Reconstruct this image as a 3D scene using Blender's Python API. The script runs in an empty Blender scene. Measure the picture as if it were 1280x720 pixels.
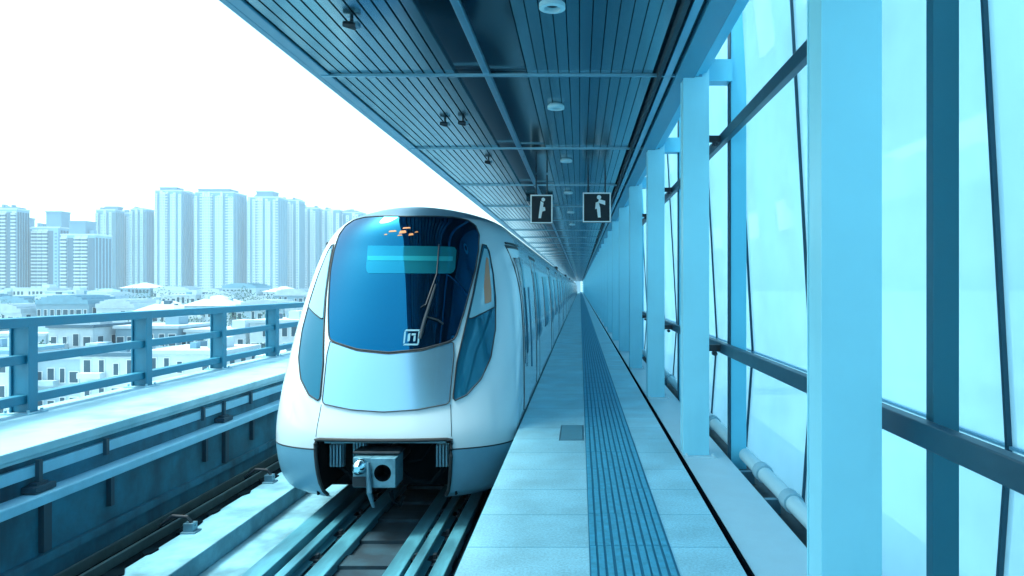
import bpy, bmesh, math, random
from mathutils import Vector
from mathutils.geometry import delaunay_2d_cdt
R = math.radians
random.seed(7)
SC = bpy.context.scene
COL = SC.collection
ORG = {}                      # world origin of each thing (parts are built in world coordinates)

# ------------------------------------------------------------------ camera, world, sun
EYE = 1.6
cam_d = bpy.data.cameras.new('camera')
cam = bpy.data.objects.new('camera', cam_d); COL.objects.link(cam)
cam.location = (0, 0, EYE); cam.rotation_euler = (R(90), 0, 0)
cam_d.sensor_width = 36; cam_d.lens = 36 * 853 / 1280
cam_d.shift_x = -85 / 1280; cam_d.shift_y = -1 / 1280
cam_d.clip_start = 0.05; cam_d.clip_end = 6000
SC.camera = cam
SUN_EL, SUN_AZ = R(66), R(260)          # azimuth clockwise from +Y : sun behind the left shoulder
w = bpy.data.worlds.new('World'); SC.world = w; w.use_nodes = True
nt = w.node_tree; bg = nt.nodes['Background']
sky = nt.nodes.new('ShaderNodeTexSky'); sky.sky_type = 'NISHITA'; sky.sun_disc = False
sky.sun_elevation = SUN_EL; sky.sun_rotation = SUN_AZ
sky.air_density = 1.0; sky.dust_density = 3.0; sky.ozone_density = 1.5
tint = nt.nodes.new('ShaderNodeMix'); tint.data_type = 'RGBA'; tint.blend_type = 'MULTIPLY'
tint.inputs[0].default_value = 1.0
tint.inputs[7].default_value = (0.84, 1.0, 0.86, 1)
nt.links.new(sky.outputs[0], tint.inputs[6]); nt.links.new(tint.outputs[2], bg.inputs[0])
bg.inputs[1].default_value = 0.15
sd = bpy.data.lights.new('sun', 'SUN'); so = bpy.data.objects.new('sun', sd); COL.objects.link(so)
sd.energy = 1.3; sd.angle = R(14); sd.color = (0.92, 1.0, 0.97)
dv = Vector((math.sin(SUN_AZ) * math.cos(SUN_EL), math.cos(SUN_AZ) * math.cos(SUN_EL), math.sin(SUN_EL)))
so.rotation_euler = (-dv).to_track_quat('-Z', 'Y').to_euler()
vs = SC.view_settings
vs.view_transform = 'Standard'; vs.look = 'None'; vs.gamma = 1; vs.use_curve_mapping = False
vs.exposure = 2.1
SC.cycles.max_bounces = 8; SC.cycles.diffuse_bounces = 4; SC.cycles.transparent_max_bounces = 12
SC.cycles.volume_bounces = 0
SC.cycles.use_denoising = True

# ------------------------------------------------------------------ materials
def lin(c):
    return tuple(((v / 255) / 12.92 if v / 255 <= .04045 else ((v / 255 + .055) / 1.055) ** 2.4) for v in c)

def mat(name, col, rough=.5, metal=0., var=.0, scale=4., bump=0., coat=0., ior=1.5, stretch=(1, 1, 1), dirt=None, dirt_amt=0., dscale=1.5, dstretch=(1, 1, 1)):
    m = bpy.data.materials.new(name); m.use_nodes = True
    n = m.node_tree.nodes; l = m.node_tree.links; p = n['Principled BSDF']
    p.inputs['Base Color'].default_value = (*col, 1); p.inputs['Roughness'].default_value = rough
    p.inputs['Metallic'].default_value = metal; p.inputs['IOR'].default_value = ior
    p.inputs['Coat Weight'].default_value = coat; p.inputs['Coat Roughness'].default_value = .04
    if var or bump or dirt:
        tc = n.new('ShaderNodeTexCoord'); mp = n.new('ShaderNodeMapping'); mp.inputs['Scale'].default_value = stretch
        l.new(tc.outputs['Object'], mp.inputs[0])
        nz = n.new('ShaderNodeTexNoise'); nz.inputs['Scale'].default_value = scale; nz.inputs['Detail'].default_value = 8
        nz.inputs['Roughness'].default_value = .65
        l.new(mp.outputs[0], nz.inputs['Vector'])
        last = None
        mr = n.new('ShaderNodeMapRange'); mr.inputs['From Min'].default_value = .3; mr.inputs['From Max'].default_value = .7
        mr.inputs['To Min'].default_value = 1 - var; mr.inputs['To Max'].default_value = 1 + var
        l.new(nz.outputs['Fac'], mr.inputs['Value'])
        mx = n.new('ShaderNodeMix'); mx.data_type = 'RGBA'; mx.blend_type = 'MULTIPLY'; mx.inputs[0].default_value = 1
        mx.inputs[6].default_value = (*col, 1); l.new(mr.outputs[0], mx.inputs[7]); last = mx.outputs[2]
        if dirt:
            mp2 = n.new('ShaderNodeMapping'); mp2.inputs['Scale'].default_value = dstretch; l.new(tc.outputs['Object'], mp2.inputs[0])
            n2 = n.new('ShaderNodeTexNoise'); n2.inputs['Scale'].default_value = dscale; n2.inputs['Detail'].default_value = 6
            l.new(mp2.outputs[0], n2.inputs['Vector'])
            r2 = n.new('ShaderNodeMapRange'); r2.inputs['From Min'].default_value = .48; r2.inputs['From Max'].default_value = .72
            r2.inputs['To Max'].default_value = dirt_amt; l.new(n2.outputs['Fac'], r2.inputs['Value'])
            m2 = n.new('ShaderNodeMix'); m2.data_type = 'RGBA'; l.new(r2.outputs[0], m2.inputs[0]); l.new(last, m2.inputs[6])
            m2.inputs[7].default_value = (*dirt, 1); last = m2.outputs[2]
        l.new(last, p.inputs['Base Color'])
        if bump:
            b = n.new('ShaderNodeBump'); b.inputs['Strength'].default_value = bump; b.inputs['Distance'].default_value = .01
            l.new(nz.outputs['Fac'], b.inputs['Height']); l.new(b.outputs[0], p.inputs['Normal'])
        if rough > .1:
            rr = n.new('ShaderNodeMapRange'); rr.inputs['To Min'].default_value = rough * .75; rr.inputs['To Max'].default_value = min(1, rough * 1.25)
            l.new(nz.outputs['Fac'], rr.inputs['Value']); l.new(rr.outputs[0], p.inputs['Roughness'])
    return m

def emis(m, col, s):
    p = m.node_tree.nodes['Principled BSDF']; p.inputs['Emission Color'].default_value = (*col, 1); p.inputs['Emission Strength'].default_value = s
    return m

M = {}
def spec(m, c):
    m.node_tree.nodes['Principled BSDF'].inputs['Specular Tint'].default_value = (*c, 1); return m
M['white_paint'] = mat('white_paint', (.45, .59, .65), .25, coat=.6)
M['silver_paint'] = mat('silver_paint', (.20, .42, .54), .2, metal=.75, coat=.4)
M['skirt_paint'] = mat('skirt_paint', (.11, .30, .42), .35, coat=.3, var=.06, scale=3)
M['roof_paint'] = mat('roof_paint', (.07, .17, .25), .4, var=.1)
M['seal'] = mat('seal_rubber', (.006, .014, .02), .6)
M['screen'] = spec(mat('windscreen_glass', (.0003, .0015, .003), .02, ior=2.5), (.02, .50, 1.))
M['side_glass'] = spec(mat('nose_side_glass', (.006, .07, .12), .03, ior=1.8), (.2, .75, 1.))
M['bright_view_glass'] = mat('nose_bright_view', (.16, .36, .45), .05, coat=.6)  # bright view through the cab put into an opaque base colour
M['amber'] = mat('amber_reflection', (.40, .20, .12), .4)  # colour of a warm reflection, not a part of the cab
M['car_glass'] = mat('car_window_glass', (.003, .03, .055), .05, coat=.2)
M['teal'] = spec(mat('teal_panel', (.006, .10, .125), .03, ior=2.5), (.02, .50, 1.))
M['teal_light'] = spec(mat('teal_strip', (.015, .22, .25), .03, ior=2.5), (.02, .50, 1.))
M['led'] = emis(mat('amber_lamp', (.3, .12, .04), .4), (1., .42, .12), .12)
M['mark'] = mat('white_mark', (.16, .34, .42), .3)
M['dark'] = mat('dark_steel', (.004, .016, .026), .5, var=.3, scale=8)
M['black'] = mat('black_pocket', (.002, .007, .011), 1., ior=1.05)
M['mid_metal'] = mat('grey_metal', (.10, .24, .32), .35, metal=.5, var=.2, scale=6)
M['coupler'] = mat('coupler_paint', (.13, .33, .43), .4, metal=.4, var=.25, scale=9, dirt=(.01, .05, .08), dirt_amt=.7, dscale=9)
M['chrome'] = mat('bright_metal', (.5, .75, .85), .15, metal=1)
M['rail'] = mat('rail_steel', (.07, .28, .37), .45, metal=.3, var=.35, scale=5, stretch=(1, .2, 1), dirt=(.012, .06, .09), dirt_amt=.8, dscale=3, dstretch=(1, .25, 1))
M['bed_dark'] = mat('shade_toned_concrete', (.002, .022, .038), 1., var=.35, scale=3, bump=.3, dirt=(.02, .09, .13), dirt_amt=.5, dscale=2.5)  # darkness under the train put into the concrete colour
M['hanger'] = mat('hanger_steel', (.004, .045, .075), .6)
M['bronze'] = mat('bronze_rail', (.08, .15, .16), .4, metal=.5, var=.25, scale=5)
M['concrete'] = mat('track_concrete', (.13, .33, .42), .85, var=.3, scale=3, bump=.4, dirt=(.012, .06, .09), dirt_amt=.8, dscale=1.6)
M['plinth_side'] = M['concrete']
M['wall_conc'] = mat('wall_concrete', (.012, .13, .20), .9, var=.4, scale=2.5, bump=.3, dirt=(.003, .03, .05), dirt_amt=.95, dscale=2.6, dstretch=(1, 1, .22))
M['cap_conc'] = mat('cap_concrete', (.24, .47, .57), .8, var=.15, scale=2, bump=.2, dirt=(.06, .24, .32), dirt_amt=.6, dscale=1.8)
M['tray'] = mat('tray_paint', (.16, .44, .60), .5, var=.12, scale=3)
M['blue_paint'] = mat('railing_blue_paint', (.003, .16, .26), .55, var=.10, scale=4)
M['column'] = mat('column_paint', (.28, .71, .85), .4, var=.06, scale=.9, dirt=(.12, .48, .62), dirt_amt=.35, dscale=3, dstretch=(1, 1, .2))
M['column_side'] = M['column']
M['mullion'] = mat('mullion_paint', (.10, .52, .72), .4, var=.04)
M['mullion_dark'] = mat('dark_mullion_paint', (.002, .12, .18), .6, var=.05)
M['railbar'] = mat('rail_bar_paint', (.005, .05, .085), .4, var=.08)
M['joint'] = mat('glazing_joint', (.004, .06, .10), .6)
M['ceil'] = mat('ceiling_slat', (.105, .255, .315), .19, metal=.8, var=.2, scale=1.2, stretch=(1, .15, 1))
M['ceil_dark'] = mat('ceiling_sheet', (.010, .06, .09), .12, metal=.7, var=.15, scale=.8)
M['ceil_back'] = mat('ceiling_backing', (.006, .04, .06), .8)
M['trim'] = mat('ceiling_trim', (.16, .38, .5), .3, metal=.6, var=.1)
M['edge'] = mat('canopy_edge_paint', (.05, .25, .37), .4, var=.05)
M['ledge'] = mat('ledge_stone', (.42, .64, .72), .5, var=.06, scale=4)
M['tact'] = mat('tactile_bar', (.055, .34, .50), .5, var=.25, scale=18)
M['tact_base'] = mat('tactile_base', (.016, .17, .28), .6, var=.2, scale=10)
M['ground'] = mat('ground', (.42, .52, .55), .9, var=.3, scale=.05)
M['road'] = mat('road', (.14, .2, .24), .9, var=.15, scale=.5)
M['leaf'] = mat('leaf', (.04, .13, .12), .7, var=.4, scale=2)
M['trunk'] = mat('bark', (.08, .09, .09), .9)
M['sign_face'] = mat('sign_face', (.001, .014, .024), .6)
M['sign_white'] = mat('sign_white', (.40, .66, .74), .4)
M['sign_mark'] = mat('sign_mark', (.80, .90, .92), .5)
M['hatch'] = mat('hatch_steel', (.12, .34, .44), .45, metal=.3, var=.1, scale=8)

def platform_mat():
    m = bpy.data.materials.new('platform_terrazzo'); m.use_nodes = True
    n = m.node_tree.nodes; l = m.node_tree.links; p = n['Principled BSDF']
    tc = n.new('ShaderNodeTexCoord')
    mp = n.new('ShaderNodeMapping'); mp.inputs['Rotation'].default_value = (0, 0, 0); l.new(tc.outputs['Object'], mp.inputs[0])
    br = n.new('ShaderNodeTexBrick'); br.offset = 0; br.inputs['Scale'].default_value = 1
    br.inputs['Brick Width'].default_value = 3.2; br.inputs['Row Height'].default_value = .6
    br.inputs['Mortar Size'].default_value = .007; br.inputs['Mortar Smooth'].default_value = .2
    br.inputs['Color1'].default_value = (.30, .63, .75, 1); br.inputs['Color2'].default_value = (.36, .69, .80, 1)
    br.inputs['Mortar'].default_value = (.14, .45, .58, 1)
    l.new(mp.outputs[0], br.inputs['Vector'])
    n1 = n.new('ShaderNodeTexNoise'); n1.inputs['Scale'].default_value = 60; n1.inputs['Detail'].default_value = 4; n1.inputs['Roughness'].default_value = .8
    n2 = n.new('ShaderNodeTexNoise'); n2.inputs['Scale'].default_value = 2.2; n2.inputs['Detail'].default_value = 7
    l.new(tc.outputs['Object'], n1.inputs['Vector']); l.new(tc.outputs['Object'], n2.inputs['Vector'])
    a = n.new('ShaderNodeMapRange'); a.inputs['From Min'].default_value = .35; a.inputs['From Max'].default_value = .65; a.inputs['To Min'].default_value = .80; a.inputs['To Max'].default_value = 1.18
    l.new(n1.outputs['Fac'], a.inputs['Value'])
    b = n.new('ShaderNodeMapRange'); b.inputs['From Min'].default_value = .3; b.inputs['From Max'].default_value = .7; b.inputs['To Min'].default_value = .80; b.inputs['To Max'].default_value = 1.12
    l.new(n2.outputs['Fac'], b.inputs['Value'])
    mm = n.new('ShaderNodeMath'); mm.operation = 'MULTIPLY'; l.new(a.outputs[0], mm.inputs[0]); l.new(b.outputs[0], mm.inputs[1])
    mx = n.new('ShaderNodeMix'); mx.data_type = 'RGBA'; mx.blend_type = 'MULTIPLY'; mx.inputs[0].default_value = 1
    l.new(br.outputs['Color'], mx.inputs[6]); l.new(mm.outputs[0], mx.inputs[7]); l.new(mx.outputs[2], p.inputs['Base Color'])
    r = n.new('ShaderNodeMapRange'); r.inputs['To Min'].default_value = .3; r.inputs['To Max'].default_value = .6; l.new(n2.outputs['Fac'], r.inputs['Value'])
    l.new(r.outputs[0], p.inputs['Roughness'])
    bp = n.new('ShaderNodeBump'); bp.inputs['Strength'].default_value = .15; bp.inputs['Distance'].default_value = .004
    l.new(n1.outputs['Fac'], bp.inputs['Height']); l.new(bp.outputs[0], p.inputs['Normal'])
    return m
M['platform'] = platform_mat()

def glass_mat(name, tl, tr, mixf, gl=.06):
    m = bpy.data.materials.new(name); m.use_nodes = True
    n = m.node_tree.nodes; l = m.node_tree.links; n.remove(n['Principled BSDF']); out = n['Material Output']
    a = n.new('ShaderNodeBsdfTranslucent')
    tc = n.new('ShaderNodeTexCoord'); nz = n.new('ShaderNodeTexNoise'); nz.inputs['Scale'].default_value = .7; nz.inputs['Detail'].default_value = 5
    l.new(tc.outputs['Object'], nz.inputs['Vector'])
    mr = n.new('ShaderNodeMapRange'); mr.inputs['From Min'].default_value = .3; mr.inputs['From Max'].default_value = .7; mr.inputs['To Min'].default_value = .78; mr.inputs['To Max'].default_value = 1.12
    l.new(nz.outputs['Fac'], mr.inputs['Value'])
    mx = n.new('ShaderNodeMix'); mx.data_type = 'RGBA'; mx.blend_type = 'MULTIPLY'; mx.inputs[0].default_value = 1; mx.inputs[6].default_value = (*tl, 1)
    l.new(mr.outputs[0], mx.inputs[7]); l.new(mx.outputs[2], a.inputs[0])
    b = n.new('ShaderNodeBsdfTransparent'); b.inputs[0].default_value = (*tr, 1)
    c = n.new('ShaderNodeBsdfGlossy'); c.inputs['Roughness'].default_value = .05; c.inputs[0].default_value = (.8, .95, 1, 1)
    m1 = n.new('ShaderNodeMixShader'); m1.inputs[0].default_value = mixf; l.new(a.outputs[0], m1.inputs[1]); l.new(b.outputs[0], m1.inputs[2])
    m2 = n.new('ShaderNodeMixShader'); m2.inputs[0].default_value = gl; l.new(m1.outputs[0], m2.inputs[1]); l.new(c.outputs[0], m2.inputs[2])
    l.new(m2.outputs[0], out.inputs['Surface'])
    return m
M['pane'] = glass_mat('fritted_glass', (.33, .62, .75), (.55, .85, .95), .10, .11)

# ------------------------------------------------------------------ mesh builder
class MB:
    def __init__(s): s.v = []; s.f = []; s.m = []
    def add(s, vs, fs, m=0):
        o = len(s.v); s.v += [tuple(p) for p in vs]
        for f in fs: s.f.append(tuple(i + o for i in f)); s.m.append(m)
    def box(s, x0, x1, y0, y1, z0, z1, m=0):
        s.add([(x0, y0, z0), (x1, y0, z0), (x1, y1, z0), (x0, y1, z0), (x0, y0, z1), (x1, y0, z1), (x1, y1, z1), (x0, y1, z1)],
              [(0, 3, 2, 1), (4, 5, 6, 7), (0, 1, 5, 4), (1, 2, 6, 5), (2, 3, 7, 6), (3, 0, 4, 7)], m); return s
    def prism_y(s, poly, y0, y1, m=0):      # poly in (x,z) counter-clockwise seen from -Y
        n = len(poly)
        s.add([(x, y0, z) for x, z in poly] + [(x, y1, z) for x, z in poly],
              [tuple(range(n)), tuple(range(2 * n - 1, n - 1, -1))] + [(i, i + n, (i + 1) % n + n, (i + 1) % n) for i in range(n)], m); return s
    def prism_z(s, poly, z0, z1, m=0):
        n = len(poly)
        s.add([(x, y, z0) for x, y in poly] + [(x, y, z1) for x, y in poly],
              [tuple(range(n - 1, -1, -1)), tuple(range(n, 2 * n))] + [(i, (i + 1) % n, (i + 1) % n + n, i + n) for i in range(n)], m); return s
    def tube(s, pts, r, seg=10, m=0, closed=False):
        P = [Vector(p) for p in pts]; n = len(P); rings = []
        for i, p in enumerate(P):
            if closed: d = P[(i + 1) % n] - P[i - 1]
            else: d = P[min(i + 1, n - 1)] - P[max(i - 1, 0)]
            d.normalize(); u = d.cross(Vector((0, 0, 1)))
            if u.length < .05: u = d.cross(Vector((1, 0, 0)))
            u.normalize(); w_ = d.cross(u)
            rr = r[i] if isinstance(r, (list, tuple)) else r
            rings.append([p + (u * math.cos(2 * math.pi * k / seg) + w_ * math.sin(2 * math.pi * k / seg)) * rr for k in range(seg)])
        vs = [q for g in rings for q in g]; fs = []
        for i in range(n if closed else n - 1):
            j = (i + 1) % n
            for k in range(seg):
                fs.append((i * seg + k, i * seg + (k + 1) % seg, j * seg + (k + 1) % seg, j * seg + k))
        if not closed: fs += [tuple(range(seg - 1, -1, -1)), tuple((n - 1) * seg + k for k in range(seg))]
        s.add(vs, fs, m); return s
    def build(s, name, mats, parent=None, smooth=False, bevel=0, origin=None):
        if not isinstance(mats, (list, tuple)): mats = [mats]
        o_ = Vector(ORG[parent.name]) if parent else Vector(origin if origin else base_of(s.v))
        me = bpy.data.meshes.new(name); me.from_pydata([tuple(Vector(p) - o_) for p in s.v], [], s.f); me.update()
        for m in mats: me.materials.append(m)
        if len(mats) > 1: me.polygons.foreach_set('material_index', s.m)
        bm = bmesh.new(); bm.from_mesh(me); bmesh.ops.recalc_face_normals(bm, faces=bm.faces); bm.to_mesh(me); bm.free()
        ob = bpy.data.objects.new(name, me); COL.objects.link(ob)
        if parent: ob.parent = parent
        else: ob.location = o_
        ORG[ob.name] = tuple(o_)
        if smooth:
            me.polygons.foreach_set('use_smooth', [True] * len(me.polygons))
            try: me.set_sharp_from_angle(angle=R(35))
            except Exception: pass
        if bevel:
            b = ob.modifiers.new('bevel', 'BEVEL'); b.width = bevel; b.segments = 2; b.limit_method = 'ANGLE'
        return ob

def base_of(v):
    xs = [p[0] for p in v]; ys_ = [p[1] for p in v]; zs = [p[2] for p in v]
    return ((min(xs) + max(xs)) / 2, (min(ys_) + max(ys_)) / 2, min(zs))

def tag(o, label, cat, group=None, kind=None):
    o['label'] = label; o['category'] = cat
    if group: o['group'] = group
    if kind: o['kind'] = kind
    return o

def thing(name, loc, label, cat, group=None):
    o = bpy.data.objects.new(name, None); COL.objects.link(o); o.location = loc; o.empty_display_size = .2
    ORG[o.name] = tuple(loc); return tag(o, label, cat, group, "thing")

def dup(root, loc, label, rotz=None):
    r = root.copy(); COL.objects.link(r); r.location = loc; r['label'] = label
    if rotz is not None: r.rotation_euler = (0, 0, rotz)
    for ch in root.children:
        c = ch.copy(); COL.objects.link(c); c.parent = r
        for g in ch.children:
            d = g.copy(); COL.objects.link(d); d.parent = c
    return r

def lerp_tab(z, a, b):
    if z <= a[0]: return b[0]
    for i in range(len(a) - 1):
        if z <= a[i + 1]: return b[i] + (b[i + 1] - b[i]) * (z - a[i]) / (a[i + 1] - a[i])
    return b[-1]

YB, YE = -9.0, 240.0
GROUND = -20.0
# ------------------------------------------------------------------ ground and viaduct
g = MB(); g.add([(-4000, -4000, GROUND), (4000, -4000, GROUND), (4000, 4000, GROUND), (-4000, 4000, GROUND)], [(0, 1, 2, 3)])
tag(g.build('ground', M['ground'], origin=(0, 0, GROUND)), 'pale hazy city ground far below the viaduct', 'ground', kind='structure')
g = MB(); g.add([(-400, 137, GROUND + .06), (60, 137, GROUND + .06), (60, 146, GROUND + .06), (-400, 146, GROUND + .06)], [(0, 1, 2, 3)])
tag(g.build('road', M['road']), 'grey road running between the low white houses', 'road', kind='structure')
g = MB().box(-6.0, 1.9, YB, YE, -2.2, -1.35).box(-4.65, -.5, YB, YE, -1.35, -1.1)
tag(g.build('track_bed', M['concrete']), 'dirty concrete track bed under the train', 'track bed', kind='structure')
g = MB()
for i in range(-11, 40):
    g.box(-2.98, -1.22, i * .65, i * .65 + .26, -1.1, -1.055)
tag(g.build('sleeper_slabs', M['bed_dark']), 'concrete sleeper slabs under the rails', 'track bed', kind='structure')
g = MB().box(-4.05, -3.57, YB, YE, -1.1, -.90)
tag(g.build('track_plinth', M['concrete'], bevel=.012), 'pale raised concrete plinth left of the train track', 'plinth', kind='structure')
tag(MB().box(-2.80, -.501, YB, YE, -1.099, -1.09).build('track_floor', M['bed_dark']), 'floor between the rails, coloured dark as shade under the train', 'track bed', kind='structure')  # added sheet, its dark colour carries the under-train shade
# rails
def rail_poly(x, zt, zb, hw=.035, fw=.07):
    return [(x - fw, zb), (x + fw, zb), (x + fw, zb + .012), (x + .01, zb + .03), (x + .01, zt - .04), (x + hw, zt - .03), (x + hw, zt - .004), (x + hw - .006, zt), (x - hw + .006, zt), (x - hw, zt - .004), (x - hw, zt - .03), (x - .01, zt - .04), (x - .01, zb + .03), (x - fw, zb + .012)]
for x, lab in ((-2.64, 'steel running rail left of the coupler, beside the wide guard beam'), (-1.50, 'steel running rail nearest the platform, in shadow under the train')):
    t = thing('running_rail', (x, 0, -1.055), lab, 'rail', 'running rails of the track')
    MB().prism_y(rail_poly(x, -.93, -1.055, .045), YB, 40).build('rail', M['rail'], t)
    for i in range(-6, 18):
        y = i * .65 + .13; b = MB()
        b.box(x - .13, x + .13, y - .06, y + .06, -1.055, -1.03).box(x - .105, x - .075, y - .03, y + .03, -1.03, -.99).box(x + .075, x + .105, y - .03, y + .03, -1.03, -.99)
        b.build('fastening', M['dark'], t)
for (x0, x1, zt, lab) in ((-2.98, -2.79, -.93, 'wide pale guard beam running out left of the coupler'), (-2.49, -2.31, -1.0, 'pale inner track beam just left of the coupler'),
                          (-1.79, -1.63, -1.0, 'pale inner track beam just right of the coupler'), (-1.36, -1.22, -.98, 'dim guard beam beside the platform wall')):
    tag(MB().box(x0, x1, YB, 40, -1.1 if x0 > -2.6 else -1.1, zt).build('guard_beam', M['rail'], bevel=.01), lab, 'track beam', 'beams along the track')
# conductor rail at foot of the parapet
t = thing('conductor_rail', (-4.4, 0, -1.1), 'dark twin conductor rails at the foot of the parapet wall', 'conductor rail')
MB().box(-4.62, -4.16, YB, 60, -1.1, -1.0).build('base_trough', M['black'], t)
MB().box(-4.57, -4.54, YB, 60, -1.0, -.9).build('conductor_bar', M['bronze'], t, bevel=.006)
MB().box(-4.35, -4.32, YB, 60, -1.0, -.9).build('conductor_bar', M['bronze'], t, bevel=.006)
for i in range(26):
    y = -1 + i * .62 + random.uniform(-.12, .12)
    b = MB(); n_ = 9; L_ = random.uniform(.10, .24); W_ = random.uniform(.04, .11)
    b.prism_z([(-4.06 + W_ * random.uniform(.6, 1.1) * math.cos(2 * math.pi * k / n_), y + L_ * random.uniform(.6, 1.1) * math.sin(2 * math.pi * k / n_)) for k in range(n_)], -.96, -.885)
    b.build('insulator', M['black'], t)
for y, k in ((6.97, 'nearer'), (8.75, 'farther'), (5.2, 'closest')):
    t = thing('cable_bracket', (-3.98, y, -.90), {'nearer': 'dark angled cable bracket on the pale plinth, near the picture bottom', 'farther': 'dark angled cable bracket on the plinth beside the train skirt', 'closest': 'dark cable bracket on the plinth, nearest the camera'}[k], 'bracket', 'brackets on the plinth')
    MB().box(-4.03, -3.93, y - .045, y + .045, -.9, -.80).box(-4.045, -3.90, y - .07, y + .07, -.90, -.885).build('foot', M['mid_metal'], t, bevel=.004)
    MB().tube([(-3.94, y, -.84), (-4.0, y - .02, -.74), (-4.15, y - .02, -.73), (-4.3, y, -.84)], .018, 8).build('arm', M['dark'], t, smooth=True)

# ------------------------------------------------------------------ parapet wall
pw = thing('parapet_wall', (-5.3, 0, -1.1), 'blue concrete parapet wall with walkway cap left of the track', 'parapet wall')
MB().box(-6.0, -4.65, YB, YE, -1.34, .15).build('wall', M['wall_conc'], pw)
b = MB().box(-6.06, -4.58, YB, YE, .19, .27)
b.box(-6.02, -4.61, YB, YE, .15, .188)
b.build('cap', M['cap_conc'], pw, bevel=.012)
MB().box(-4.647, -4.60, YB, YE, .0, .10).build('upper_strip', M['tray'], pw, bevel=.006)
MB().box(-4.648, -4.47, YB, YE, -.22, -.13).build('cable_strip', M['tray'], pw, bevel=.012)
MB().box(-4.647, -4.60, YB, YE, -.78, -.70).build('kerb_strip', M['wall_conc'], pw)
for y, big in ((4.1, 0), (5.78, 1), (6.6, 0), (8.3, 0), (8.78, 1), (9.5, 0), (11.4, 1), (12.6, 0)):
    b = MB().box(-4.60, -4.565, y - .02, y + .02, -.02 if not big else -.10, .14)
    if big: b.box(-4.646, -4.52, y - .11, y + .11, -.12, -.07).box(-4.62, -4.55, y - .06, y + .06, -.07, -.045)
    b.build('hanger_bracket', M['hanger'], pw)
    hw = .045 if big else .025
    MB().box(-4.648, -4.60, y - hw + .12, y + hw + .12, -.68 if big else -.55, -.221).build('recess_shade', M['hanger'], pw)  # dark box in place of the shaded wall recess

gr = thing('guardrail', (-5.88, 0, .27), 'blue steel guardrail with three bars along the parapet walkway', 'guardrail')
for i in range(-5, 26):
    y = 7.2 + (i) * 1.94
    b = MB()
    b.box(-5.955, -5.785, y - .035, y + .035, .285, 1.20)
    b.box(-5.975, -5.955, y - .06, y + .06, .285, 1.2).box(-5.785, -5.765, y - .06, y + .06, .285, 1.2)
    b.build('post', M['blue_paint'], gr, bevel=.004)
    b = MB().box(-6.03, -5.71, y - .13, y + .13, .27, .286)
    for sx in (-.12, .12):
        for sy in (-.09, .09): b.tube([(-5.87 + sx, y + sy, .286), (-5.87 + sx, y + sy, .315)], .014, 6)
    b.build('base_plate', M['cap_conc'], gr)
for zc, h in ((1.23, .050), (.84, .047), (.42, .047)):
    MB().box(-5.93 if zc < 1.2 else -5.97, -5.81 if zc < 1.2 else -5.77, YB, 57, zc - h, zc + h).build('bar', M['blue_paint'], gr, bevel=.008)

# ------------------------------------------------------------------ platform
tag(MB().box(-.70, .93, YB, YE, -.24, 0).build('platform', M['platform'], origin=(-.7, 0, 0), bevel=.006), 'pale blue terrazzo station platform beside the train', 'platform', kind='structure')
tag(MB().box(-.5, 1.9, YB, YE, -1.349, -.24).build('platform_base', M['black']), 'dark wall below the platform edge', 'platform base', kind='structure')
tag(MB().prism_y([(.932, -.2385), (.9895, -.2385), (.9895, -.032), (.975, -.032), (.975, -.13), (.932, -.13)], YB, YE).build('drain_channel', M['black']), 'narrow black drain gap along the platform', 'drain', kind='structure')
tag(MB().box(.991, 1.42, YB, YE, -.238, -.03).build('platform_ledge', M['ledge'], bevel=.004), 'pale stone ledge under the columns', 'ledge', kind='structure')
tag(MB().box(1.423, 1.9, YB, YE, -.238, -.16).build('wall_gutter', M['dark']), 'dark gutter at the foot of the glass wall', 'gutter', kind='structure')
b = MB().box(.055, .555, YB, YE, .0, .004)
tag(b.build('tactile_strip', M['tact_base']), 'dark blue bed of the ribbed tactile paving', 'tactile paving', kind='structure')
b = MB()
for k in range(10):
    x = .062 + k * .0492
    y = YB
    while y < YE:
        ln = .6 if y < 30 else 6
        j = random.uniform(-.002, .002)
        b.box(x + j, x + j + .033, y + .004, min(YE, y + ln - .004), .0045, .010); y += ln
tag(b.build('tactile_ribs', M['tact']), 'blue raised ribs of the tactile guide strip', 'tactile paving', kind='structure')
t = thing('access_hatch', (-.09, 7.5, .0), 'small grey access plate set in the platform beside the ribbed strip', 'hatch')
MB().box(-.22, .04, 7.12, 7.9, .0, .005).build('frame', M['mid_metal'], t)
MB().box(-.205, .025, 7.14, 7.88, .005, .009).build('plate', M['hatch'], t)

# ------------------------------------------------------------------ canopy
ZC = 3.65
POSTS = [-4.5, -.9, 2.80, 6.55, 10.0] + [13.6 + 3.6 * i for i in range(62)]
cv = thing('platform_canopy', (-.7, 50, ZC), 'dark blue slatted metal canopy over the platform and train', 'canopy')
MB().box(-2.50, 1.22, YB, YE, ZC + .09, ZC + .34).build('roof_slab', M['ceil_back'], cv)
b = MB().box(-2.56, -2.50, YB, YE, ZC - .02, ZC + .36).box(-2.50, -2.40, YB, YE, ZC - .02, ZC + .0)
b.build('fascia', M['edge'], cv, bevel=.006)
b = MB(); x = -2.385
while x < -1.22: b.box(x, x + .083, YB, YE, ZC, ZC + .03); x += .1
b.build('slat_field', M['ceil'], cv)
b = MB(); x = -.50
while x < .70: b.box(x, x + .092, YB, YE, ZC, ZC + .03); x += .1
b.build('slat_field', M['ceil'], cv)
for x0, x1, dz in ((-1.21, -.93, .035), (-.86, -.515, .02)):
    cuts = POSTS[:16] + POSTS[16::4]
    for j in range(len(cuts) - 1):
        MB().box(x0, x1, cuts[j] + .012, cuts[j + 1] - .012, ZC + dz, ZC + dz + .04).build('ceiling_sheet', M['ceil_dark'], cv)
MB().box(-.928, -.865, YB, YE, ZC - .012, ZC + .05).build('trim_strip', M['trim'], cv, bevel=.006)
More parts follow.
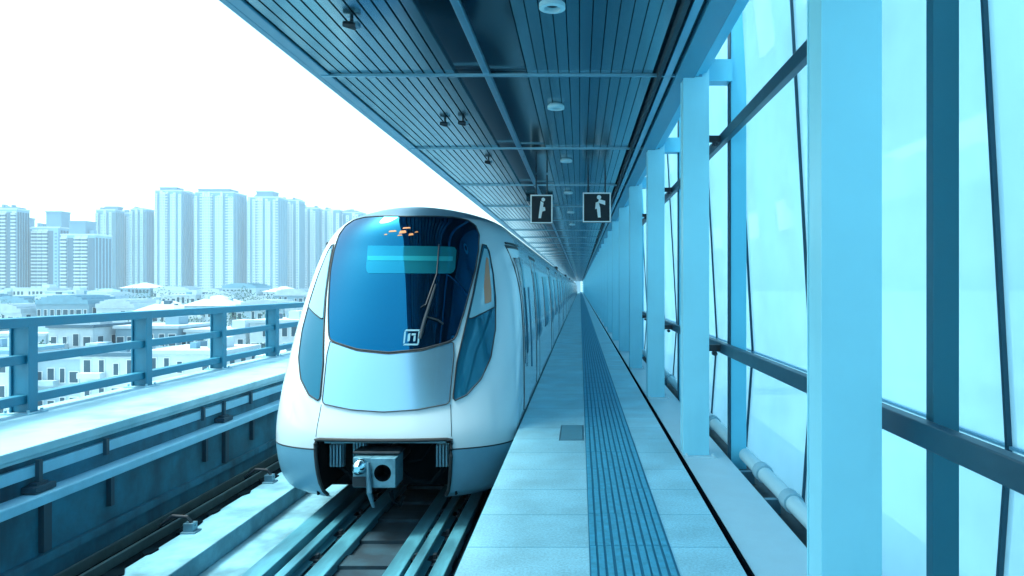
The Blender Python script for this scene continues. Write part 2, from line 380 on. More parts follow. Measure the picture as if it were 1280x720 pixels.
for y in POSTS:
    MB().box(-2.48, 1.17, y - .013, y + .013, ZC - .03, ZC - .003).build('cross_bar', M['trim'], cv)
b = MB().box(.735, .775, YB, YE, ZC - .05, ZC + .03); b.build('cable_strip', M['ceil_back'], cv)  # dark strip painting in the cable shadows along the ceiling
MB().box(.805, .875, YB, YE, ZC - .03, ZC + .04).build('trim_strip', M['trim'], cv, bevel=.006)
MB().box(.88, .91, YB, YE, ZC + .01, ZC + .05).build('shadow_gap', M['ceil_back'], cv)
MB().box(.915, 1.10, YB, YE, ZC - .04, ZC + .06).build('soffit_panel', M['edge'], cv, bevel=.006)
b = MB()
for k in range(3): b.box(1.105 + k * .04, 1.135 + k * .04, YB, YE, ZC - .03 + k * .02, ZC + .06)
b.build('edge_moulding', M['mullion'], cv)
for y in POSTS:
    b = MB().box(1.225, 1.47, y + .03, y + .15, ZC - .05, ZC + .15).box(1.225, 1.47, y + .01, y + .17, ZC - .066, ZC - .05)
    b.build('bracket_beam', M['mullion'], cv)
# dropped bulkheads deep in the tunnel-like ceiling
for y, x0, x1, z0 in ((15.5, -1.22, -.62, ZC - .10),):
    MB().box(x0, x1, y, y + .9, z0, ZC - .003).build('bulkhead', M['ceil_dark'], cv, bevel=.01)

def disc(mb, c, r, z0, z1, seg=24, m=0):
    mb.prism_z([(c[0] + r * math.cos(2 * math.pi * k / seg), c[1] + r * math.sin(2 * math.pi * k / seg)) for k in range(seg)], z0, z1, m)
LAMPS = [(-.20, 4.9), (-.27, 7.65), (-.22, 10.9), (-.25, 14.6), (-.25, 18.4), (-.25, 22.)]
LL = ['round downlight with pale ring, nearest the camera on the ceiling', 'round downlight on the ceiling between the first and second cross bars', 'round downlight just before the two hanging signs', 'small round downlight just behind the hanging signs', 'tiny round downlight far down the ceiling', 'farthest tiny round downlight on the ceiling']
d0 = None
for (x, y), lab in zip(LAMPS, LL):
    if d0 is None:
        d0 = thing('downlight', (x, y, ZC - .05), lab, 'ceiling light', 'round downlights on the canopy ceiling')
        b = MB(); seg = 28
        def ring(r, z): return [(x + r * math.cos(2 * math.pi * k / seg), y + r * math.sin(2 * math.pi * k / seg), z) for k in range(seg)]
        prof = [(.075, ZC), (.095, ZC - .02), (.095, ZC - .05), (.062, ZC - .055), (.055, ZC - .02)]
        vs_ = [p for r_, z_ in prof for p in ring(r_, z_)]
        fs_ = [(i * seg + k, i * seg + (k + 1) % seg, (i + 1) * seg + (k + 1) % seg, (i + 1) * seg + k) for i in range(len(prof) - 1) for k in range(seg)]
        b.add(vs_, fs_); b.build('ring', M['sign_white'], d0, smooth=True)
        b = MB(); disc(b, (x, y), .054, ZC - .022, ZC - .005); b.build('lens', M['dark'], d0)
    else: dup(d0, (x, y, ZC - .05), lab)
c0 = None
for (x, y), lab in zip([(-1.74, 5.2), (-1.65, 8.35), (-1.42, 8.3), (-1.46, 10.9)], ['small dark ceiling spotlight near the top of the photo, on the left slats', 'small dark spotlight left of a pair on the left slats', 'small dark spotlight right of a pair on the left slats', 'smallest dark spotlight farther along the left slats']):
    if c0 is None:
        c0 = thing('spotlight', (x, y, ZC - .1), lab, 'spotlight', 'small spotlights on the left slats')
        MB().tube([(x, y, ZC), (x, y, ZC - .04)], .014, 8).build('stem', M['dark'], c0)
        MB().tube([(x - .06, y - .02, ZC - .05), (x + .03, y, ZC - .06)], [.022, .034], 12).build('head', M['dark'], c0, smooth=True)
        MB().box(x + .025, x + .06, y - .03, y + .03, ZC - .07, ZC - .035).build('bracket', M['mid_metal'], c0)
    else: dup(c0, (x, y, ZC - .1), lab)

# hanging signs
def sign(x0, x1, y, z0, z1, label, poly, heads):
    t = thing('hanging_sign', ((x0 + x1) / 2, y, z0), label, 'sign', 'hanging signs under the canopy')
    MB().box(x0, x1, y, y + .12, z0, z1).build('case', M['sign_face'], t, bevel=.008)
    b = MB(); fw = .022; yf = y - .006
    b.box(x0, x1, yf, y - .001, z0, z0 + fw).box(x0, x1, yf, y - .001, z1 - fw, z1).box(x0, x0 + fw, yf, y - .001, z0 + fw, z1 - fw).box(x1 - fw, x1, yf, y - .001, z0 + fw, z1 - fw)
    b.build('frame', M['sign_mark'], t)
    b = MB()
    for pl in poly: b.prism_y([(x0 + u * (x1 - x0), z0 + v * (z1 - z0)) for u, v in pl], y - .005, y - .001)
    for (u, v, r) in heads:
        cx, cz = x0 + u * (x1 - x0), z0 + v * (z1 - z0)
        b.prism_y([(cx + r * math.cos(2 * math.pi * k / 14), cz + r * math.sin(2 * math.pi * k / 14)) for k in range(14)], y - .005, y - .001)
    b.build('pictogram', M['sign_mark'], t)
    for xx in (x0 + .1, x1 - .1): MB().tube([(xx, y + .06, z1), (xx, y + .06, ZC)], .014, 8).build('hanger_rod', M['dark'], t)
sign(-.90, -.50, 12.4, 2.76, 3.28, 'left hanging sign, narrower dark square with white figure', [[(.36, .18), (.48, .18), (.60, .72), (.46, .78)], [(.50, .40), (.68, .45), (.66, .56), (.54, .58)]], [(.58, .83, .035)])
sign(.05, .56, 12.4, 2.78, 3.32, 'right hanging sign, wider dark square with white figure and arrow', [[(.54, .16), (.64, .16), (.62, .48), (.56, .70), (.46, .66), (.50, .46)], [(.54, .66), (.80, .58), (.80, .72), (.58, .78)], [(.44, .44), (.50, .46), (.50, .62), (.46, .66)]], [(.58, .84, .04)])

# ------------------------------------------------------------------ columns and glass wall on the right
GRPC = 'steel columns along the glass wall'
def make_col(y, label):
    t = thing('steel_column', (1.115, y + .09, -.03), label, 'column', GRPC)
    b = MB(); x0, x1 = .99, 1.24
    b.box(x0, x1, y, y + .012, -.014, 5.4).box(x0, x1, y + .168, y + .18, -.014, 5.4).box(x0 + .006, x0 + .018, y + .012, y + .168, -.014, 5.4).box(x1 - .018, x1 - .006, y + .012, y + .168, -.014, 5.4)
    b.build('shaft', M['column'], t, bevel=.003)
    b = MB().box(.988, 1.30, y - .06, y + .24, -.03, -.014)
    for sx in (1.02, 1.27):
        for sy in (-.03, .21): b.tube([(sx, y + sy, -.014), (sx, y + sy, .01)], .013, 6)
    b.build('base_plate', M['ledge'], t)
    return t
CL = {2: 'wide pale blue column filling the right foreground', 3: 'second pale blue column from the right, its foot in view beside the drain', 4: 'third pale blue column from the right, thinner than the second', 5: 'fourth pale blue column from the right, with a railing bracket beside it', 6: 'fifth pale blue column from the right, a narrow stripe'}
far = 'far pale column merging with others into stripes toward the vanishing point'
hid = 'pale steel column standing behind the camera by the glass wall'
col0 = make_col(POSTS[0], hid)
for i, y in enumerate(POSTS[1:], 1):
    dup(col0, (1.115, y + .09, -.03), hid if i == 1 else CL.get(i, far))

gw = thing('glass_wall', (1.6, 50, -.16), 'pale blue folded glass wall with mullions along the platform', 'glass wall')
ZF, ZTOP = .95, 5.4
def gx(z): return 1.75 - .055 * (z - ZF) if z > ZF else 1.75 - .07 * (ZF - z)
JO = [-4.6, -2.8, -1.0, .85, 2.77, 5.12, 6.88]
y = 6.88
while y < 40: y += 1.8; JO.append(y)
while y < YE - 14: y += 9.0; JO.append(y)
for a, c in zip(JO[:-1], JO[1:]):
    for z0, z1 in ((-.16, ZF), (ZF, ZTOP)):
        b = MB(); e = .006
        P = [(gx(z0), a + .008, z0), (gx(z0), c - .008, z0), (gx(z1), c - .008, z1 - .006), (gx(z1), a + .008, z1 - .006)]
        b.add(P, [(0, 1, 2, 3)])
        b.build('glass_pane', M['pane'], gw)
for y in JO:
    b = MB()
    for z0, z1 in ((-.16, ZF), (ZF, ZTOP)):
        b.add([(gx(z0) - .02, y - .009, z0), (gx(z0) - .02, y + .009, z0), (gx(z1) - .02, y + .009, z1), (gx(z1) - .02, y - .009, z1),
               (gx(z0) + .02, y - .009, z0), (gx(z0) + .02, y + .009, z0), (gx(z1) + .02, y + .009, z1), (gx(z1) + .02, y - .009, z1)],
              [(0, 1, 2, 3), (7, 6, 5, 4), (0, 4, 5, 1), (3, 2, 6, 7), (1, 5, 6, 2), (0, 3, 7, 4)])
    b.build('joint', M['joint'], gw)
MB().box(1.735, 1.765, -4.6, YE - 4, ZF - .006, ZF + .006).build('fold_joint', M['tray'], gw)
for i, y in enumerate(POSTS):
    near = i == 2
    b = MB()
    x0, x1 = (1.475, 1.585) if near else (1.46, 1.61)
    dpt = .06 if near else .10
    b.box(x0, x1, y + .05, y + .05 + dpt, -.17, 5.4)
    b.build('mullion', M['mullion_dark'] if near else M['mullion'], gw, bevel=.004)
    if not near: MB().box(x0 - .012, x0 - .001, y + .045, y + .05 + dpt, -.17, 5.38).build('mullion_edge', M['joint'], gw)
for z, lab in ((1.01, 0), (3.04, 1)):
    MB().box(1.36, 1.42, -4.5, YE - 4, z - .05, z + .05).build('rail_bar', M['railbar'], gw, bevel=.006)
    for i, y in enumerate(POSTS):
        if i == 2 or y > 60: continue
        rc_ = MB().box(1.241, 1.36, y + .06, y + .11, z - .03, z + .03).build('rail_clamp', M['dark'], gw)
        MB().tube([(1.31, y + .05, z - .055), (1.31, y + .14, z - .055)], .022, 8).build('clamp_pin', M['dark'], rc_)
        MB().box(1.421, 1.455, y + .05, y + .11, z - .025, z + .025).build('mullion_clamp', M['dark'], gw)

# pipe at the foot of the wall
t = thing('drain_pipe', (1.55, 10, -.1), 'white pipe with joint collars along the foot of the glass wall', 'pipe')
MB().tube([(1.60, -4, -.02), (1.60, 60, -.02)], .062, 16).build('pipe', M['sign_white'], t, smooth=True)
for y in (3.3, 5.1, 5.9, 8.1, 9.9, 12.0):
    MB().tube([(1.60, y, -.02), (1.60, y + .14, -.02)], .078, 16).build('collar', M['cap_conc'], t, smooth=True)
    MB().box(1.44, 1.56, y + .2, y + .25, -.16, -.05).build('pipe_bracket', M['mid_metal'], t)
tag(MB().box(1.95, 2.9, -4, YE, -1.2, -.55).build('outer_gutter', M['hatch']), 'grey concrete gutter outside below the glass wall', 'gutter', kind='structure')

# ------------------------------------------------------------------ the train
XC = -2.10
ZT = [-.70, -.62, -.4, -.13, .2, .9, 1.5, 2.0, 2.25, 2.4, 2.5, 2.58, 2.63, 2.65]
WT = [1.16, 1.27, 1.345, 1.375, 1.385, 1.375, 1.34, 1.275, 1.19, 1.08, .93, .72, .45, .02]
YZ = [-.70, -.62, -.4, -.13, 0, .26, .88, 1.5, 2.0, 2.44, 2.55, 2.62, 2.65]
YY = [7.42, 7.33, 7.25, 7.22, 7.23, 7.30, 7.5, 7.76, 7.99, 8.22, 8.42, 8.68, 9.0]
LZ = [-.7, .2, .9, 1.5, 2.2, 2.65]; LV = [.7, .75, .95, 1.12, 1.35, 1.6]
NS = 2.4
def smooth_tab(a, b):                       # Catmull-Rom through the table
    n = len(a); tg = []
    for i in range(n):
        if i == 0: s = (b[1] - b[0]) / (a[1] - a[0])
        elif i == n - 1: s = (b[-1] - b[-2]) / (a[-1] - a[-2])
        else:
            s1 = (b[i] - b[i - 1]) / (a[i] - a[i - 1]); s2 = (b[i + 1] - b[i]) / (a[i + 1] - a[i])
            s = 0 if s1 * s2 <= 0 else 2 * s1 * s2 / (s1 + s2)
        tg.append(s)
    def f(z):
        if z <= a[0]: return b[0]
        if z >= a[-1]: return b[-1]
        for i in range(n - 1):
            if z <= a[i + 1]:
                h = a[i + 1] - a[i]; t = (z - a[i]) / h
                return (2 * t**3 - 3 * t**2 + 1) * b[i] + (t**3 - 2 * t**2 + t) * h * tg[i] + (-2 * t**3 + 3 * t**2) * b[i + 1] + (t**3 - t**2) * h * tg[i + 1]
    return f
Wf, Yf, Lf = smooth_tab(ZT, WT), smooth_tab(YZ, YY), smooth_tab(LZ, LV)
def nose_y(x, z):                            # front surface as y(x, z), x from the train's middle
    a = min(abs(x) / Wf(z), .9999)
    return Yf(z) + Lf(z) * (1 - (1 - a ** NS) ** (1 / NS))
def side_x(y, z):                            # half width at y
    t = min(1, max(0, (y - Yf(z)) / Lf(z)))
    return Wf(z) * max(0, (1 - (1 - t) ** NS)) ** (1 / NS)
def nose_n(x, z, e=.01):
    gx_ = (nose_y(x + e, z) - nose_y(x - e, z)) / (2 * e); gz = (nose_y(x, z + e) - nose_y(x, z - e)) / (2 * e)
    return Vector((gx_, -1, gz)).normalized()

tr = thing('metro_train', (XC, 50, -.93), 'white metro train with rounded nose and black windscreen at the platform', 'train')
YN = 9.9
FR = [0, .07, .14, .21, .28, .35, .42, .48, .53, .555, .58, .605, .63, .655, .68, .705, .73, .755, .78, .80, .82, .84, .86, .88, .895, .91, .925, .94, .95, .96, .97, .98, .985, .99, .993, .9955, .9975, .9988, .9996]
def contour(z, end=YN):
    half = []
    wz, y0, Lz = Wf(z), Yf(z), Lf(z)
    for u in FR: half.append((u * wz, y0 + Lz * (1 - (1 - u ** NS) ** (1 / NS))))
    half.append((wz, y0 + Lz)); half.append((wz, max(y0 + Lz + .02, 9.3) if end > 9.5 else y0 + Lz)); half.append((wz, end))
    return [(-x, y) for x, y in reversed(half[1:])] + half
def shell(zs, name, mats, matf=None, pocket=None, end=YN):
    b = MB(); n = None; rows = []
    for z in zs:
        c = contour(z, end); n = len(c); rows.append([(XC + x, y, z) for x, y in c])
    vs_ = [p for r_ in rows for p in r_]; fs_ = []; ms = []
    mid = n // 2
    for i in range(len(zs) - 1):
        for k in range(n - 1):
            zc = (zs[i] + zs[i + 1]) / 2; kk = k - mid
            if pocket and -8 <= kk <= 7 and zc < pocket: continue
            fs_.append((i * n + k, i * n + k + 1, (i + 1) * n + k + 1, (i + 1) * n + k)); ms.append(matf(zc, kk) if matf else 0)
    b.v = vs_; b.f = fs_; b.m = ms
    o = b.build(name, mats, tr, smooth=True)
    o.data.set_sharp_from_angle(angle=R(60))
    return o
zs_up = [-.125, -.07, -.02] + [-.02 + .0459 * i for i in range(1, 51)] + [2.30, 2.35, 2.39, 2.43, 2.46, 2.5, 2.54, 2.58, 2.61, 2.63, 2.645, 2.65]
shell(zs_up, 'cab_shell', [M['white_paint'], M['roof_paint']], lambda z, k: 1 if (z > 2.47) else 0, pocket=-.02)
shell([-.70, -.68, -.65, -.62, -.58, -.52, -.45, -.38, -.3, -.22, -.141], 'cab_skirt', M['skirt_paint'], None, pocket=9)
b = MB()
cs = contour(-.133, YN)
b.tube([(XC + x * .996, y + .006, -.133) for x, y in cs if abs(x) >= .53 * Wf(-.133) - .001 and x < 0], .010, 6)
b.tube([(XC + x * .996, y + .006, -.133) for x, y in cs if abs(x) >= .53 * Wf(-.133) - .001 and x > 0], .010, 6)
b.build('seam', M['seal'], tr)

def resample(poly, n):
    P = [Vector((*p, 0)) for p in poly]; P.append(P[0]); d = [0]
    for a, c in zip(P, P[1:]): d.append(d[-1] + (c - a).length)
    out = []
    for k in range(n):
        s = d[-1] * k / n
        for i in range(len(P) - 1):
            if s <= d[i + 1]:
                t = (s - d[i]) / max(1e-9, d[i + 1] - d[i]); q = P[i].lerp(P[i + 1], t); out.append((q.x, q.y)); break
    return out
def round_poly(poly, it=2):
    for _ in range(it):
        q = []
        for a, c in zip(poly, poly[1:] + poly[:1]):
            q.append((a[0] * .75 + c[0] * .25, a[1] * .75 + c[1] * .25)); q.append((a[0] * .25 + c[0] * .75, a[1] * .25 + c[1] * .75))
        poly = q
    return poly
def patch(poly, off, name, material, parent, n=90, step=.05, frame=0, depth=.012):
    ol = resample(poly, n)
    xs = [p[0] for p in ol]; zs = [p[1] for p in ol]
    pts = [Vector(p) for p in ol]
    def inside(x, z):
        c = False
        for (x1, z1), (x2, z2) in zip(ol, ol[1:] + ol[:1]):
            if (z1 > z) != (z2 > z) and x < (x2 - x1) * (z - z1) / (z2 - z1) + x1: c = not c
        return c
    def far_(x, z): return min((x - a) ** 2 + (z - c) ** 2 for a, c in ol) > (step * .4) ** 2
    x = min(xs)
    while x < max(xs):
        z = min(zs)
        while z < max(zs):
            if inside(x, z) and far_(x, z): pts.append(Vector((x, z)))
            z += step
        x += step
    v2, e2, f2, *_ = delaunay_2d_cdt(pts, [], [list(range(len(ol)))], 1, 1e-6)
    b = MB()
    top = []; bot = []
    for p in v2:
        nn = nose_n(p.x, p.y); q = Vector((XC + p.x, nose_y(p.x, p.y), p.y))
        top.append(q + nn * off); bot.append(q - nn * depth)
    nv = len(v2)
    idx = list(range(len(ol)))
    b.add(top + bot, [tuple(f) for f in f2] + [(i, (i + 1) % len(ol), (i + 1) % len(ol) + nv, i + nv) for i in idx])
    o = b.build(name, material, parent, smooth=True)
    if frame:
        fb = MB(); fb.tube([tuple(top[i]) for i in idx], frame, 8, closed=True)
        fb.build('seal', M['seal'], o, smooth=True)
    return o
half = [(0, 2.445), (.35, 2.452), (.55, 2.45), (.70, 2.425), (.80, 2.36), (.855, 2.24), (.868, 2.05), (.855, 1.8), (.775, 1.32), (.72, 1.08), (.70, 1.02), (.63, .985), (.35, .912), (0, .88)]
full = half + [(-x, z) for x, z in reversed(half[1:-1])]
ws = patch(full, .010, 'windscreen', M['screen'], tr, n=140, step=.06, frame=.009)
panel = [(-.685, .99), (-.60, .965), (-.35, .895), (0, .862), (.35, .895), (.60, .965), (.685, .99), (.70, .85), (.69, .55), (.685, .36), (.66, .335), (.35, .285), (0, .264), (-.35, .285), (-.66, .335), (-.685, .36), (-.69, .55), (-.70, .85)]
patch(panel, .012, 'nose_panel', M['silver_paint'], tr, n=120, step=.06, frame=.006)
sw = [(.905, 2.12), (.945, 2.11), (.985, 2.03), (1.05, 1.75), (1.095, 1.45), (1.115, 1.1), (1.085, .80), (1.0, .58), (.86, .42), (.735, .365), (.72, .40), (.735, .75), (.79, 1.1), (.85, 1.5), (.89, 1.9)]
for s in (1, -1):
    pp = [(s * x, z) for x, z in sw]
    o = patch(pp, .008, 'nose_window', M['side_glass'], tr, n=90, step=.05, frame=.008)
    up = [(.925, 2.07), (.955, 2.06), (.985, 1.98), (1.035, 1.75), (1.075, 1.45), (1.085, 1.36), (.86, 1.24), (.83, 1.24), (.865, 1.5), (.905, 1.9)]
    q = patch([(s * x, z) for x, z in up], .012, 'upper_pane', M['bright_view_glass'], o, n=60, step=.04)
    tb = MB(); tb.tube([tuple(Vector((XC + s * x, nose_y(s * x, z), z)) + nose_n(s * x, z) * .014) for x, z in ((.83, 1.24), (.86, 1.24), (.95, 1.285), (1.085, 1.36))], .007, 6); tb.build('glazing_bar', M['seal'], o)
    if s > 0: patch([(.955, 1.96), (.975, 1.96), (1.04, 1.55), (1.05, 1.42), (.985, 1.40), (.96, 1.6)], .0145, 'amber_reflection', M['amber'], o, n=30)  # warm reflection in the pane painted as a solid patch
    sb = MB(); sb.tube([tuple(Vector((XC + s * x, nose_y(s * x, z), z)) + nose_n(s * x, z) * .001) for x, z in ((.70, .33), (.71, .2), (.72, .1), (.725, .0))], .0035, 6); sb.build('panel_seam', M['seal'], tr)
# upper quarter of the windscreen: window image painted as a teal band, strip lamp, logo, wiper are sub-parts
patch([(-.40, 2.085), (.60, 2.075), (.63, 2.04), (.635, 1.79), (.60, 1.755), (-.35, 1.755), (-.38, 1.80)], .014, 'teal_view_band', M['teal'], ws, n=60)
patch([(-.385, 1.96), (.60, 1.955), (.60, 1.90), (-.375, 1.905)], .017, 'view_band_stripe', M['teal_light'], ws, n=40)
for (x, z, sx, sz) in ((-.12, 2.26, .05, .012), (.0, 2.25, .045, .022), (.04, 2.30, .05, .01), (.10, 2.22, .03, .016), (-.03, 2.21, .03, .008), (-.2, 2.22, .02, .008), (.16, 2.25, .02, .008)):
    patch([(x - sx, z - sz), (x + sx, z - sz * .4), (x + sx * .7, z + sz), (x - sx * .8, z + sz * .6)], .013, 'display_lamp', M['led'], ws, n=12)
fr = .085; cx, cz = .235, 1.04
for q in ([(-1, -1), (1, -1), (1, -.8), (-1, -.8)], [(-1, .8), (1, .8), (1, 1), (-1, 1)], [(-1, -.8), (-.8, -.8), (-.8, .8), (-1, .8)], [(.8, -.8), (1, -.8), (1, .8), (.8, .8)],
          [(-.5, -.5), (-.2, -.5), (-.2, .5), (-.5, .5)], [(-.05, .25), (.5, .25), (.5, .5), (-.05, .5)], [(.25, -.5), (.5, -.5), (.5, .2), (.25, .2)]):
    patch([(cx + fr * u, cz + fr * v) for u, v in q], .0135, 'logo', M['mark'], ws, n=12)
b = MB()
def sp(x, z, o_): return tuple(Vector((XC + x, nose_y(x, z), z)) + nose_n(x, z) * o_)
b.tube([sp(.33, 1.02, .03), sp(.36, 1.2, .05), sp(.42, 1.5, .05), sp(.44, 1.62, .03)], [.022, .02, .014, .01], 8)
b.tube([sp(.30, 1.36, .025), sp(.36, 1.40, .03), sp(.44, 1.75, .022), sp(.43, 2.1, .02)], .008, 6)
b.tube([sp(.37, 1.26, .03), sp(.5, 1.22, .025), sp(.56, 1.18, .02)], .012, 6)
b.build('wiper', M['dark'], ws, smooth=True)

# coupler pocket
pk = thing_part = MB()
b = MB(); xL, xR = XC - .74, XC + .74
b.box(xL, xR, 8.25, 8.3, -.75, 0).box(xL - .02, xL, 7.42, 8.25, -.66, 0).box(xR, xR + .02, 7.42, 8.25, -.66, 0).box(xL, xR, 7.36, 8.25, -.012, .01)
pocket = b.build('coupler_pocket', M['black'], tr)
zl = [-.66, -.6, -.5, -.4, -.3, -.2, -.12, -.07, -.035]
edge = []
for z in zl: x = -.53 * Wf(z); edge.append((XC + x + .004, nose_y(x, z) - .006, z))
for x in (-.68, -.55, -.3, 0, .3, .55, .68): edge.append((XC + x, nose_y(x, -.022) - .008, -.022 - (.0 if abs(x) < .6 else .002)))
for z in reversed(zl): x = .53 * Wf(z); edge.append((XC + x - .004, nose_y(x, z) - .006, z))
MB().tube(edge, .020, 8).build('pocket_rim', M['seal'], pocket, smooth=True)
MB().box(XC - .66, XC + .66, 7.36, 7.40, -.085, -.045).build('pocket_lip', M['mid_metal'], pocket, bevel=.006)
for x0, x1, y in ((-.63, -.50, 7.44), (-.43, -.30, 7.60), (.53, .66, 7.44)):
    b = MB()
    for k in range(4): b.box(XC + x0 + k * .035, XC + x0 + k * .035 + .02, y, y + .14, -.36, -.12)
    b.box(XC + x0 - .005, XC + x1 + .005, y + .05, y + .12, -.37, -.11)
    b.build('cable_box', M['mid_metal'], pocket, bevel=.003)
b = MB()
for pts, r in (([(-.60, 7.6, -.38), (-.4, 7.55, -.5), (-.2, 7.5, -.46), (-.1, 7.45, -.4)], .022), ([(.6, 7.6, -.40), (.45, 7.55, -.56), (.25, 7.5, -.52), (.12, 7.5, -.4)], .025), ([(.5, 7.7, -.1), (.35, 7.55, -.3), (.2, 7.5, -.32)], .018)):
    b.tube([(XC + x, y, z) for x, y, z in pts], r, 8)
b.build('hose_bundle', M['black'], pocket, smooth=True)
cp = MB()
# coupler head: box face with a round cone pocket (hole) on the right and a protruding cone on the left
cx0, cx1, cz0, cz1, yf, yb = XC - .27, XC + .18, -.49, -.18, 7.10, 7.40
hc = (XC + .045, -.335); hr = .09; seg = 24
outer = [];
def sq(k):
    a = 2 * math.pi * k / seg; c, s_ = math.cos(a), math.sin(a); m_ = max(abs(c), abs(s_))
    c, s_ = c / m_, s_ / m_
    return (cx1 if c > .999 else (XC - .08 if c < -.999 else hc[0] + c * (cx1 - hc[0] if c > 0 else hc[0] - (XC - .08))), hc[1] + s_ * (cz1 - hc[1] if s_ > 0 else hc[1] - cz0))
vo = [(*[sq(k)[0]], yf, sq(k)[1]) for k in range(seg)]
vi = [(hc[0] + hr * math.cos(2 * math.pi * k / seg), yf, hc[1] + hr * math.sin(2 * math.pi * k / seg)) for k in range(seg)]
vd = [(hc[0] + hr * .75 * math.cos(2 * math.pi * k / seg), yf + .22, hc[1] + hr * .75 * math.sin(2 * math.pi * k / seg)) for k in range(seg)]
vbk = [(x, yb, z) for x, y, z in vo]
cp.add(vo + vi + vd + vbk, [(k, (k + 1) % seg, seg + (k + 1) % seg, seg + k) for k in range(seg)] + [(k, (k + 1) % seg, 3 * seg + (k + 1) % seg, 3 * seg + k) for k in range(seg)])
cp.box(cx0, XC - .082, yf + .02, yb, cz0, cz1)
coup = cp.build('coupler_head', M['coupler'], tr, bevel=.006)
b = MB(); b.add(vi + vd, [(k, (k + 1) % seg, seg + (k + 1) % seg, seg + k) for k in range(seg)] + [tuple(seg + k for k in range(seg))]); 
b.v = [(hc[0] + (x - hc[0]) * .985, y + .002, hc[1] + (z - hc[1]) * .985) for x, y, z in b.v]
b.build('cone_socket', M['black'], coup)
MB().tube([(XC - .19, yf + .02, -.27), (XC - .19, yf - .06, -.27), (XC - .19, yf - .10, -.27)], [.085, .07, .03], 18).build('coupling_cone', M['chrome'], coup, smooth=True)
MB().box(XC - .27, XC - .12, yf + .005, yf + .019, -.48, -.375).build('contact_plate', M['dark'], coup)
MB().box(XC - .30, XC + .20, yf + .10, yb + .05, -.165, -.135).build('top_cover', M['dark'], coup, bevel=.01)
MB().tube([(XC - .10, yf - .02, -.22), (XC - .09, yf - .035, -.36), (XC - .075, yf - .05, -.52), (XC - .04, yf - .03, -.68)], [.018, .026, .028, .016], 10).build('release_lever', M['mid_metal'], coup, smooth=True)
MB().tube([(XC - .05, yb, -.345), (XC - .05, 8.25, -.345)], .11, 14).build('drawbar', M['dark'], coup, smooth=True)
b = MB().tube([(XC + .1, yf + .1, -.55), (XC + .14, yf + .08, -.66), (XC + .2, yf + .1, -.70), (XC + .22, yf + .16, -.62)], .02, 8)
b.build('air_hose', M['black'], coup, smooth=True)
MB().box(XC - 1.2, XC + 1.2, 8.3, 170, -.80, -.45).build('underframe', M['black'], tr)
for yw in (9.1, 11.2):
    for sx in (-.57, .60):
        b = MB(); c = (XC + sx)
        ring_ = [(c - .06, yw + .4 * math.cos(2 * math.pi * k / 28), -.53 + .4 * math.sin(2 * math.pi * k / 28)) for k in range(28)]
        b.add(ring_ + [(c + .06, p[1], p[2]) for p in ring_], [tuple(range(28)), tuple(range(55, 27, -1))] + [(k, (k + 1) % 28, 28 + (k + 1) % 28, 28 + k) for k in range(28)])
        b.build('wheel', M['dark'], tr)

# cars behind the cab
PRO = [-.70, -.62, -.4, -.13, .2, .9, 1.5, 1.75, 2.0, 2.15, 2.25, 2.33, 2.4, 2.46, 2.5, 2.55, 2.58, 2.61, 2.63, 2.65]
def car(y0, y1):
    b = MB()
    ring_ = [(XC + Wf(z), z) for z in PRO] + [(XC - Wf(z), z) for z in reversed(PRO)]
    n = len(ring_)
    b.add([(x, y0, z) for x, z in ring_] + [(x, y1, z) for x, z in ring_], [tuple(range(n)), tuple(range(2 * n - 1, n - 1, -1))] + [(i, (i + 1) % n, n + (i + 1) % n, n + i) for i in range(n)])
    b.m = [0] * len(b.f)
    for i in range(n):
        za = (ring_[i][1] + ring_[(i + 1) % n][1]) / 2
        b.m[2 + i] = 1 if za > 2.44 else (2 if za < -.13 else 0)
    return b.build('car_body', [M['white_paint'], M['roof_paint'], M['skirt_paint']], tr, smooth=True)
def side_patch(y0, y1, z0, z1, off, name, m, parent, s=1, th=.02):
    ny = max(2, int((y1 - y0) / .03) + 1) if y0 < 9.4 else 2
    nz = 9; b = MB(); top = []; bot = []
    for j in range(nz):
        z = z0 + (z1 - z0) * j / (nz - 1)
        for i in range(ny):
            y = y0 + (y1 - y0) * i / (ny - 1); x = side_x(y, z)
            top.append((XC + s * (x + off), y, z)); bot.append((XC + s * (x - th), y, z))
    N = nz * ny
    fs_ = [(j * ny + i, j * ny + i + 1, (j + 1) * ny + i + 1, (j + 1) * ny + i) for j in range(nz - 1) for i in range(ny - 1)]
    per = [i for i in range(ny)] + [j * ny + ny - 1 for j in range(1, nz)] + [(nz - 1) * ny + i for i in range(ny - 2, -1, -1)] + [j * ny for j in range(nz - 2, 0, -1)]
    fs_ += [(a, c, c + N, a + N) for a, c in zip(per, per[1:] + per[:1])]
    b.add(top + bot, fs_)
    return b.build(name, m, parent)
def door(y, s, wd=1.4):
    d = side_patch(y, y + wd, .04, 2.06, .010, 'door', M['white_paint'], tr, s)
    side_patch(y - .03, y + wd + .03, .03, 2.12, .004, 'door_frame', M['seal'], d, s)
    for a in (.10, wd / 2 + .07): side_patch(y + a, y + a + wd / 2 - .17, .72, 1.86, .014, 'window', M['car_glass'], d, s)
    side_patch(y + wd / 2 - .012, y + wd / 2 + .012, .05, 2.05, .013, 'leaf_seal', M['seal'], d, s)
def swin(y, s, wd=1.5):
    w_ = side_patch(y, y + wd, .78, 1.82, .008, 'side_window', M['car_glass'], tr, s)
